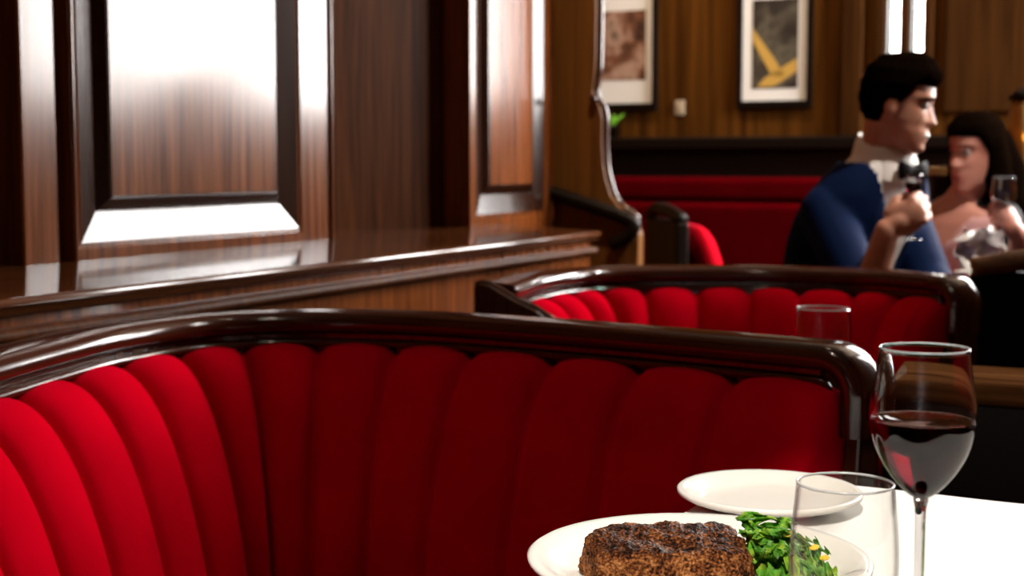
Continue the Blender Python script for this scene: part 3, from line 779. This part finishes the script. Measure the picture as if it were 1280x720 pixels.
# ------------------------------------------------------------------ people
def interp(tab, z):
    if z <= tab[0][0]: return tab[0][1]
    for (z0, a0), (z1, a1) in zip(tab, tab[1:]):
        if z <= z1:
            t = (z-z0)/(z1-z0); t = t*t*(3-2*t)*.5+t*.5; return a0+(a1-a0)*t
    return tab[-1][1]
FR = [(-.115, .070), (-.10, .089), (-.078, .090), (-.055, .093), (-.035, .089), (0, .087), (.02, .085), (.04, .094), (.07, .090), (.095, .074), (.115, .042), (.126, .0)]
BK = [(-.115, .03), (-.10, .005), (-.075, -.04), (-.05, -.066), (-.02, -.086), (.02, -.098), (.06, -.098), (.09, -.081), (.115, -.048), (.126, 0)]
WD = [(-.115, .022), (-.10, .037), (-.075, .051), (-.05, .059), (-.02, .066), (.02, .072), (.06, .074), (.09, .063), (.115, .038), (.126, .0)]
def head_pt(a, z, off=0):
    f_, b_, w_ = interp(FR, z), interp(BK, z), interp(WD, z)
    cy, hy = (f_+b_)/2, (f_-b_)/2
    x = (w_+off)*cos(a); y = cy+(hy+off)*sin(a)
    if sin(a) > 0 and off == 0:
        nz = 0
        if -.04 < z < .03: nz = interp([(-.04, 0), (-.034, .012), (-.026, .026), (-.015, .022), (.01, .010), (.03, .002)], z)
        sg = .011+(.005 if z < -.015 else 0)
        y += nz*math.exp(-(x/sg)**2)
        for sx in (-1, 1):
            y -= .010*math.exp(-((x-sx*.031)**2+((z-.020)*1.3)**2)/.013**2)
            y += .004*math.exp(-((x-sx*.030)**2+((z-.043)*2)**2)/.014**2)
            y += .005*math.exp(-((x-sx*.040)**2+(z+.012)**2)/.018**2)
        lip = math.exp(-(x/.024)**2)
        y += .005*lip*(math.exp(-((z+.052)/.006)**2)+math.exp(-((z+.068)/.007)**2))-.005*lip*math.exp(-((z+.060)/.003)**2)
        y += .004*math.exp(-(x/.02)**2-((z+.10)/.012)**2)
    return V3((x, y, z))
class Head:
    def __init__(s, c, fwd, up=(0, 0, 1), sc=1):
        s.c = V3(c); f_ = V3(fwd).normalized(); r_ = f_.cross(V3(up)).normalized(); u_ = r_.cross(f_)
        s.r, s.f, s.u, s.s = r_, f_, u_, sc
    def w(s, p): p = V3(p); return s.c+(s.r*p.x+s.f*p.y+s.u*p.z)*s.s
    def mesh(s, mb, n=64, m=56):
        zs = [-.115+.2405*(j/(m-1)) for j in range(m)]; vs = []; fs = []
        for z in zs:
            for i in range(n): vs.append(s.w(head_pt(2*PI*i/n, z)))
        for j in range(m-1):
            for i in range(n): fs.append([j*n+i, j*n+(i+1) % n, (j+1)*n+(i+1) % n, (j+1)*n+i])
        fs.append(list(range(n))[::-1]); fs.append([(m-1)*n+i for i in range(n)]); mb.add(vs, fs)
        for sx in (-1, 1):
            mb.ell(s.w((sx*.074, -.008, .0)), (s.r*.008-s.f*.006*sx*0)*s.s, s.f*.019*s.s, s.u*.032*s.s, 14, 10)
    def hair(s, line, thick, n=56, m=36):
        """cap of hair above the hairline z(a)"""
        vs = []; fs = []
        for lay in (0, 1):
            for j in range(m):
                t = j/(m-1)
                for i in range(n):
                    a_ = 2*PI*i/n; z0 = line(a_); z = z0+(.126-z0)*(1-(1-t)**1.6)
                    th_ = (thick(a_, z) * min(1, t*5+.25)) if lay else -.004
                    p = head_pt(a_, min(z, .1255), th_); p.z += (th_*max(0, (z-.05)/.075)*.9 if lay else -.002)
                    vs.append(s.w(p))
        for lay in (0, 1):
            o_ = lay*m*n
            for j in range(m-1):
                for i in range(n): fs.append([o_+j*n+i, o_+j*n+(i+1) % n, o_+(j+1)*n+(i+1) % n, o_+(j+1)*n+i])
            fs.append([o_+(m-1)*n+i for i in range(n)])
        for i in range(n): fs.append([i, (i+1) % n, m*n+(i+1) % n, m*n+i])
        mb = MB(); mb.add(vs, fs); return mb
def hand(mb, wrist, palm_dir, knuck_dir, curl_dir, sc=1, curl=1.0, thumb=1):
    """wrist; direction along the palm; direction across the knuckles (towards index); side the fingers curl to"""
    d = V3(palm_dir).normalized(); k = V3(knuck_dir).normalized(); c = V3(curl_dir).normalized(); w = V3(wrist)
    mb.ell(w+d*.045*sc, d*.052*sc, k*.042*sc, c*.017*sc, 18, 12)
    mb.limb([w-d*.01*sc, w+d*.03*sc], [.026*sc, .026*sc])
    for i, (off, ln) in enumerate(((.030, .90), (.010, 1.0), (-.010, .95), (-.029, .76))):
        p0 = w+d*(.085-.004*abs(i-1))*sc+k*off*sc
        a1, a2, a3 = curl*.95, curl*2.0, curl*2.75
        l1, l2, l3 = .042*ln*sc, .027*ln*sc, .021*ln*sc
        p1 = p0+(d*cos(a1)+c*sin(a1))*l1; p2 = p1+(d*cos(a2)+c*sin(a2))*l2; p3 = p2+(d*cos(a3)+c*sin(a3))*l3
        mb.limb([w+d*.04*sc+k*off*.8*sc, p0, p1, p2, p3], [.0095*sc, .0100*sc, .0092*sc, .0085*sc, .0072*sc], 10)
    t0 = w+d*.018*sc+k*.028*sc*thumb+c*.008*sc; t1 = w+d*.050*sc+k*.046*sc*thumb+c*.022*sc; t2 = w+d*.080*sc+k*.036*sc*thumb+c*.040*sc; t3 = w+d*.098*sc+k*.020*sc*thumb+c*.048*sc
    mb.limb([t0, t1, t2, t3], [.014*sc, .0125*sc, .0105*sc, .0085*sc], 10)

# --- the man ---------------------------------------------------------
fm = V3((.60, -.80, 0)).normalized(); rm = V3((fm.y, -fm.x, 0))
pel = V3((.872, 3.80, .545)); nek = V3((.966, 3.715, 1.125))
def spine(z): t = (z-pel.z)/(nek.z-pel.z); q = pel.lerp(nek, t); q += -fm*.035*sin(PI*max(0, min(1, t))); return V3((q.x, q.y, z))
man = thing('person', 'man in a navy jacket and white shirt, holding up a small glass', 'person', (pel.x, pel.y, 0), 'seated couple')
def torso(k=0): return [(spine(.46), .172+k, .125+k), (spine(.55), .168+k, .122+k), (spine(.66), .155+k, .116+k), (spine(.80), .165+k, .120+k), (spine(.90), .176+k, .122+k), (spine(.97), .176+k, .114+k), (spine(1.02), .160+k, .102+k), (spine(1.06), .132+k, .090+k), (spine(1.095), .100+k, .078+k), (spine(1.125), .074+k, .066+k), (spine(1.15), .058+k, .056+k)]
shR = spine(.975)+rm*.150; shL = spine(.975)-rm*.150
elR = V3((.862, 3.455, .765)); wrR = V3((.900, 3.410, .940))
elL = V3((1.085, 3.70, .80)); wrL = V3((1.12, 3.50, .66))
Hm = Head((.985, 3.665, 1.240), (.93, -.36, -.17), (0.05, 0, 1), .93)
body = MB(); Hm.mesh(body)
body.loft(torso(-.02), rm, fm)
body.limb([spine(1.10)-fm*.005, Hm.w((0, -.022, -.05))], [.058, .054])
body.limb([shR, elR, wrR], [.055, .043, .030]); body.limb([shL, elL, wrL], [.055, .043, .030])
hand(body, wrR+V3((.004, 0, .006)), (.80, -.2, .55), (-.55, .05, .83), (.17, .97, .1), 1.0, 1.05)
hand(body, wrL, (.4, -.75, -.5), (.5, .5, 0), (0, 0, -1), 1.0, .4)
fk = V3((.18, -.98, 0)).normalized(); knR = pel+fk*.42+rm*.11; knL = pel+fk*.42-rm*.11
for kn_, s_ in ((knR, 1), (knL, -1)):
    ft = V3((kn_.x, kn_.y, .09))+fk*-.10
    body.limb([pel+rm*.09*s_, kn_, ft], [.082, .060, .042]); body.limb([V3((ft.x, ft.y, .05)), V3((ft.x, ft.y, .04))+fk*.16], [.042, .032])
body = remeshed(body, .0048, 2, .4)
body.build('body', M['skin'], man)
# jacket: open front, rolled sleeves
jk = MB(); jk.loft(torso(.014), rm, fm)
jk.limb([shR, shR.lerp(elR, .5), elR, elR.lerp(wrR, .18)], [.062, .060, .054, .050]); jk.limb([shL, shL.lerp(elL, .5), elL, elL.lerp(wrL, .85)], [.066, .062, .056, .044])
jk = remeshed(jk, .008, 5)
def v_open(p, zl, zt, wt):
    q = p-spine(p.z); y = q.dot(fm); x = q.dot(rm)
    return y > .02 and zl < p.z < zt+.1 and abs(x) < wt*(p.z-zl)/(zt-zl)
def far_hand(p): return True
jk = keep(jk, lambda p: not v_open(p, .76, 1.10, .105) and not (p.z > 1.10))
j = jk.build('jacket', M['navy'], man); sd = j.modifiers.new('t', 'SOLIDIFY'); sd.thickness = .006; sd.offset = 1
# lapels
for s_ in (-1, 1):
    lp = MB(); pts = []
    for k in range(9):
        t = k/8; z = .765+(1.09-.765)*t; x = s_*(.102*t+.004); wv = .006+.045*sin(PI*min(1, t*1.15+.02))*(1 if t < .8 else .8)
        dep = interp([(.66, .130), (.80, .134), (.90, .136), (.97, .128), (1.02, .116), (1.06, .104), (1.095, .092), (1.125, .08)], z)
        wid = interp([(.66, .169), (.80, .179), (.90, .19), (.97, .19), (1.02, .174), (1.06, .146), (1.095, .114), (1.125, .088)], z)
        def srf(xx): return spine(z)+rm*xx+fm*(dep*max(.05, 1-abs(xx/wid)**2.4)**(1/2.4)+.006)
        pts.append((srf(x), srf(x+s_*wv)))
    vs = [q for pr_ in pts for q in pr_]; fs = [[2*k, 2*k+1, 2*k+3, 2*k+2] for k in range(8)]
    lo = obj('lapel', vs, fs, M['navy'], man); lo.modifiers.new('t', 'SOLIDIFY').thickness = .008
sh = MB(); sh.loft(torso(.003), rm, fm); sh = remeshed(sh, .01, 3); sh.build('shirt', M['white'], man)
cl_ = MB(); cb = spine(1.118)+fm*.010; ct_ = Hm.w((0, -.018, -.085))
vs = []; fs = []; n = 40
for r_, h_ in ((.066, -.03), (.064, .022), (.068, .042), (.071, .042), (.082, .005), (.092, -.04)):
    for i in range(n):
        a_ = 2*PI*i/n; fr_ = max(0, sin(a_)); vs.append(cb+rm*(r_*cos(a_)*.98)+fm*(r_*sin(a_)*1.02)+V3((0, 0, h_-.030*fr_+.022*max(0, -sin(a_)))))
for k in range(5):
    for i in range(n): fs.append([k*n+i, k*n+(i+1) % n, (k+1)*n+(i+1) % n, (k+1)*n+i])
obj('collar', vs, fs, M['white'], man)
bw = MB(); bc = cb+fm*.088+V3((0, 0, -.034))
for s_ in (-1, 1): bw.loft([(bc+rm*.004*s_, .008, .010), (bc+rm*.02*s_, .012, .016), (bc+rm*.048*s_, .010, .024), (bc+rm*.052*s_, .004, .02)], fm, (0, 0, 1), 16)
bw.ball(bc, .012); bw.build('bow_tie', M['blackcloth'], man)
tr = MB()
for kn_, s_ in ((knR, 1), (knL, -1)):
    ft = V3((kn_.x, kn_.y, .12))-fk*.10; tr.limb([pel+rm*.09*s_, kn_, ft], [.098, .074, .062])
tr = remeshed(tr, .012, 2); tr.build('trousers', M['blackcloth'], man)
for kn_ in (knR, knL):
    ft = V3((kn_.x, kn_.y, .055))-fk*.10; s2 = MB(); s2.limb([ft, V3((ft.x, ft.y, .045))+fk*.17], [.052, .042]); s2.build('shoe', M['black'], man)
def man_line(a):
    f_ = sin(a)
    if f_ > .55: return .072
    if f_ > .25: return .072-(.55-f_)/.3*.055
    if f_ > -.1: return .017-(.25-f_)/.35*.012
    return .005-min(1, (-.1-f_)/.6)*.065
hr = Hm.hair(man_line, lambda a, z: .011+.018*max(0, (z-.05)/.075)+.010*max(0, sin(a))*max(0, (z-.06)/.06)+.0015*sin(a*17+z*60))
hr.build('hair', M['hair'], man)
for sx in (-1, 1):
    e_ = MB(); e_.ball(Hm.w((sx*.031, .0725, .020)), .0118); eo = e_.build('eye', M['eyewhite'], man)
    i_ = MB(); i_.ball(Hm.w((sx*.031, .0800, .0195)), .0055); i_.build('iris', M['eyedark'], eo)
    b_ = MB(); b_.tube([Hm.w((sx*(.014+.010*k), .094+.0025-.0024*k*k, .040+.002*k-.0010*k*k)) for k in range(5)], [.003, .0042, .0042, .0036, .002], 8); b_.build('eyebrow', M['hair'], man)
th_ = MB(); th_.ell(Hm.w((0, .091, -.059)), Hm.r*.020, Hm.f*.008, Hm.u*.0052); th_.build('teeth', M['china'], man)
# small glass in his hand
gc = V3((.966, 3.428, .918))
gt = thing('cordial_glass', 'small stemmed glass of dark red drink in the man\'s raised hand', 'glass', gc)
pr_ = smooth_prof([(.0, 0), (.022, 0), (.022, .001), (.006, .005), (.003, .012), (.003, .092), (.004, .098), (.012, .106), (.019, .122), (.0205, .140), (.0195, .157)], 60)
pr_[0] = (0, 0); pr2 = pr_+[(.0185, .1575)]+[(.018, .142), (.0165, .124), (.010, .109), (0, .104)]
MB().lathe(pr2, gc, 32).build('bowl_and_stem', M['glass'], gt)
MB().lathe([(0, .1038), (.0102, .1088), (.0167, .124), (.0180, .138), (0, .138)], gc, 32).build('wine', M['wine'], gt)

# --- the woman --------------------------------------------------------
fw = V3((-.78, -.62, 0)).normalized(); rw = V3((fw.y, -fw.x, 0))
pw_ = V3((1.40, 4.50, .54)); nw = V3((1.375, 4.40, .985))
def spw(z): t = (z-pw_.z)/(nw.z-pw_.z); q = pw_.lerp(nw, t); return V3((q.x, q.y, z))
wom = thing('person', 'dark-haired woman in a blush dress and black wrap, facing the man', 'person', (pw_.x, pw_.y, 0), 'seated couple')
def tw(k=0): return [(spw(.46), .17+k, .12+k), (spw(.55), .165+k, .115+k), (spw(.66), .135+k, .098+k), (spw(.78), .150+k, .118+k), (spw(.85), .155+k, .122+k), (spw(.92), .160+k, .095+k), (spw(.955), .140+k, .075+k), (spw(.98), .085+k, .058+k), (spw(1.0), .05+k, .05+k)]
Hw = Head((1.415, 4.355, 1.120), (-.86, -.50, -.05), (0, 0, 1), .93)
wsR = spw(.93)+rw*.155; wsL = spw(.93)-rw*.155
weR = wsR+V3((-.02, -.10, -.26)); wwR = V3((1.24, 4.16, .70))
weL = V3((1.47, 4.09, .73)); wwL = V3((1.42, 3.985, .905))
bd_ = MB(); Hw.mesh(bd_); bd_.loft(tw(-.004), rw, fw)
bd_.limb([spw(.97), Hw.w((0, -.02, -.05))], [.052, .046])
bd_.limb([wsR, weR, wwR], [.046, .036, .026]); bd_.limb([wsL, weL, wwL], [.046, .036, .026])
hand(bd_, wwR, (.3, -.9, -.2), (.9, .3, 0), (0, -.2, -1), .88, .6)
hand(bd_, wwL, (-.55, -.25, .55), (.2, .1, .7), (-.3, .9, .1), .88, .95)
wkR = pw_+fw*.36+rw*.10; wkL = pw_+fw*.36-rw*.10
for kn_, s_ in ((wkR, 1), (wkL, -1)):
    ft = V3((kn_.x, kn_.y, .09))-fw*.03
    bd_.limb([pw_+rw*.09*s_, kn_, ft], [.078, .056, .038]); bd_.limb([V3((ft.x, ft.y, .045)), V3((ft.x, ft.y, .035))+fw*.14], [.036, .028])
bd_ = remeshed(bd_, .0048, 2, .4); bd_.build('body', M['skin2'], wom)
dr = MB(); dr.loft(tw(.010), rw, fw)
for kn_, s_ in ((wkR, 1), (wkL, -1)): dr.limb([pw_+rw*.08*s_, kn_, V3((kn_.x, kn_.y, .30))], [.10, .085, .09])
dr = remeshed(dr, .009, 3)
dr = keep(dr, lambda p: not (p.z > .94) and not ((p-spw(p.z)).dot(fw) > .0 and p.z > .79 and abs((p-spw(p.z)).dot(rw)) < .012+.62*(p.z-.79)))
d_ = dr.build('dress', M['pink'], wom); d_.modifiers.new('t', 'SOLIDIFY').thickness = .004
wr = MB(); wr.loft(tw(.020), rw, fw); wr.limb([wsR, weR, weR.lerp(wwR, .8)], [.066, .056, .044]); wr.limb([wsL, wsL.lerp(weL, .55)], [.066, .058])
wr = remeshed(wr, .009, 4)
wr = keep(wr, lambda p: not (p.z > .965 and (p-spw(p.z)).length < .095) and not ((p-spw(p.z)).dot(fw) > .03 and p.z > .55 and -.2 < (p-spw(p.z)).dot(rw) < .085+.02*sin(p.z*30)))
w_ = wr.build('wrap', M['blackcloth'], wom); w_.modifiers.new('t', 'SOLIDIFY').thickness = .005
hl = lambda a: (.070 if sin(a) > .6 else (.07-(.6-sin(a))/.5*.09 if sin(a) > .1 else -.075))
wh = Hw.hair(hl, lambda a, z: .016+.012*max(0, (z-.05)/.075)); hb = MB(); hb.add(wh.v, wh.f)
for s_ in (-1, 1):
    hb.limb([Hw.w((s_*.055, -.02, .06)), Hw.w((s_*.082, -.015, -.02)), Hw.w((s_*.085, -.01, -.10)), Hw.w((s_*.085, -.03, -.17)), Hw.w((s_*.075, -.05, -.24))], [.035, .034, .038, .034, .012])
    hb.limb([Hw.w((s_*.04, -.06, .05)), Hw.w((s_*.06, -.085, -.04)), Hw.w((s_*.07, -.075, -.14)), Hw.w((s_*.07, -.06, -.24))], [.045, .05, .05, .02])
hb.limb([Hw.w((0, -.07, .05)), Hw.w((0, -.10, -.05)), Hw.w((0, -.10, -.16)), Hw.w((0, -.09, -.25))], [.05, .055, .055, .025])
hb = remeshed(hb, .006, 3); hb.build('hair', M['hair'], wom)
for sx in (-1, 1):
    e_ = MB(); e_.ball(Hw.w((sx*.031, .0725, .020)), .0095); eo = e_.build('eye', M['eyewhite'], wom)
    i_ = MB(); i_.ball(Hw.w((sx*.031, .0795, .0195)), .0052); i_.build('iris', M['eyedark'], eo)
    b_ = MB(); b_.tube([Hw.w((sx*(.014+.010*k), .094+.0025-.0024*k*k, .042+.002*k-.0010*k*k)) for k in range(5)], [.0015, .0025, .0025, .002, .0012], 8); b_.build('eyebrow', M['hair'], wom)
lp = MB(); lp.ell(Hw.w((0, .0915, -.060)), Hw.r*.020, Hw.f*.006, Hw.u*.0075); lp.build('lips', M['lips'], wom)
er = MB(); er.ball(Hw.w((-.078, .0, -.045)), .008); er.build('earring', M['cream'], wom)
wine_glass('wine glass held in the dark-haired woman\'s hand', (1.375, 3.985, .845), .95, 'wine glasses', False)
nk = MB(); nc = V3((1.325, 4.02, .85))
vs = []; fs = []; n = 34
for a_ in range(n):
    for b_ in range(n):
        x, y = a_/(n-1)-.5, b_/(n-1)-.5; r_ = math.hypot(x, y)
        p_ = nc+V3((x*.13+.012*sin(y*17), .02*sin(x*14+y*9), y*.13)); p_ += noise.noise_vector(V3((x*5, y*5, 3)))*.022+noise.noise_vector(V3((x*11, y*11, 8)))*.005
        vs.append(p_)
for a_ in range(n-1):
    for b_ in range(n-1): fs.append([a_*n+b_, a_*n+b_+1, (a_+1)*n+b_+1, (a_+1)*n+b_])
nk.add(vs, fs)
no = tag(nk.build('napkin', M['white'], None, True, origin=nc), 'crumpled white napkin gathered in the woman\'s hand below her glass', 'napkin')
no.modifiers.new('t', 'SOLIDIFY').thickness = .0015

# stools carrying the couple
def stool(label, c):
    t = thing('stool', label, 'stool', (c[0], c[1], 0), 'upholstered stools')
    MB().lathe([(0, .36), (.19, .36), (.205, .38), (.205, .42), (.19, .44), (0, .445)], (c[0], c[1], 0), 40).build('seat', M['velvet'], t)
    for k in range(4):
        a_ = PI/4+k*PI/2; d_ = V3((cos(a_), sin(a_), 0)); b0 = V3((c[0], c[1], 0))
        MB().tube([b0+d_*.14+V3((0, 0, .365)), b0+d_*.17+V3((0, 0, .002))], [.018, .013], 10).build('leg', M['blackwood'], t)
stool('red stool under the man in the navy jacket', (pel.x, pel.y)); stool('red stool under the dark-haired woman', (pw_.x, pw_.y))

# ------------------------------------------------------------------ ceiling lamps, added fill spots and light
def spot(loc, target, power, size, blend=.4, col=(1, .85, .68), rad=.04):
    l = bpy.data.lights.new('spot_light', 'SPOT'); l.energy = power*1.38; l.spot_size = math.radians(size); l.spot_blend = blend; l.color = col; l.shadow_soft_size = rad
    o = bpy.data.objects.new('spot_light', l); C.objects.link(o); o.location = loc
    o.rotation_euler = (V3(target)-V3(loc)).to_track_quat('-Z', 'Y').to_euler(); return o
def downlight(label, loc, target, power, size, blend=.4, col=(1, .85, .68)):
    c = V3((loc[0], loc[1], CE)); t = thing('ceiling_spotlight', label, 'lamp', c, 'ceiling spotlights')
    MB().lathe([(.035, -.0), (.060, 0), (.060, -.008), (.040, -.012), (.035, -.008)], c, 32).build('ring', M['brass'], t)
    MB().lathe([(0, -.001), (.036, -.001), (.036, -.006), (0, -.006)], c, 24).build('lens', M['lamp'], t)
    spot((loc[0], loc[1], CE-.03), target, power, size, blend, col)
downlight('ceiling spotlight aimed at the laid table', (-.30, -1.0, CE), (.45, .95, .74), 560, 20, .16, (1, .93, .84))
downlight('ceiling spotlight over the front booth', (.05, 1.55, CE), (.0, 2.0, .6), 22, 60)
q = P(1.9, 2.25); downlight('added unseen fill spotlight brightening the curved corner of the front booth', (q.x, q.y, CE), (-.85, 1.55, .62), 245, 18, .6, (1, .93, .86))  # fill lamp added to brighten the left arm's velvet
q = P(2.9, 2.2); downlight('added unseen fill spotlight brightening the curved corner of the second booth', (q.x, q.y, CE), (.0, 3.02, .72), 260, 13, .6, (1, .93, .86))  # another added fill lamp, for the second booth's left arm
downlight('ceiling spotlight over the second booth', (.45, 2.75, CE), (.5, 3.2, .6), 6, 60)
for k, v_ in enumerate((-1.0, -.25, .5)):
    q = P(3.9, v_)
    downlight(['ceiling spotlight aimed at the left picture', 'ceiling spotlight aimed at the right picture', 'ceiling spotlight aimed at the far pilaster'][k], (q.x, q.y, CE), P(FW, v_, 1.45), [85, 70, 40][k], 50, .8, (1, .8, .55))
downlight('ceiling spotlight over the seated couple', (2.1, 2.9, CE), (1.15, 3.85, 1.1), 330, 34, .5, (1, .88, .76))

q = P(1.5, .55); downlight('added unseen fill spotlight brightening the scrolled partition', (q.x, q.y, CE), P(2.66, -.28, 1.3), 140, 20, .6, (1, .8, .55))  # added to light the partition face, which is dark otherwise
wd = bpy.data.worlds.new('daylight'); S.world = wd; wd.use_nodes = True
bg = wd.node_tree.nodes['Background']; bg.inputs[0].default_value = (1, .97, .94, 1); bg.inputs[1].default_value = 44
for axis, a0, a1, z0, z1, fx in portals:
    l = bpy.data.lights.new('daylight_portal', 'AREA'); l.shape = 'RECTANGLE'; l.size = a1-a0; l.size_y = z1-z0; l.cycles.is_portal = True
    o = bpy.data.objects.new('daylight_portal', l); C.objects.link(o)
    ac = (a0+a1)/2
    o.location = P(ac, fx, (z0+z1)/2) if axis == 'u' else P(fx, ac, (z0+z1)/2)
    d_ = -W if axis == 'u' else -U
    o.rotation_euler = d_.to_track_quat('-Z', 'Y').to_euler()

# ------------------------------------------------------------------ camera
cd = bpy.data.cameras.new('camera'); cam = bpy.data.objects.new('camera', cd); C.objects.link(cam); S.camera = cam
cam.location = (0, 0, 1.10); cam.rotation_euler = (PI/2-math.radians(4.985), 0, 0)
cd.lens = 50; cd.sensor_width = 36; cd.clip_start = .02
cd.dof.use_dof = True; cd.dof.focus_distance = 1.30; cd.dof.aperture_fstop = 7.0
vs_ = S.view_settings; vs_.view_transform = 'Standard'; vs_.look = 'None'; vs_.gamma = 1; vs_.use_curve_mapping = False; vs_.exposure = 0
S.cycles.max_bounces = 12; S.cycles.transmission_bounces = 12; S.cycles.use_denoising = True; S.cycles.caustics_reflective = False; S.cycles.caustics_refractive = False
S.cycles.sample_clamp_indirect = 6
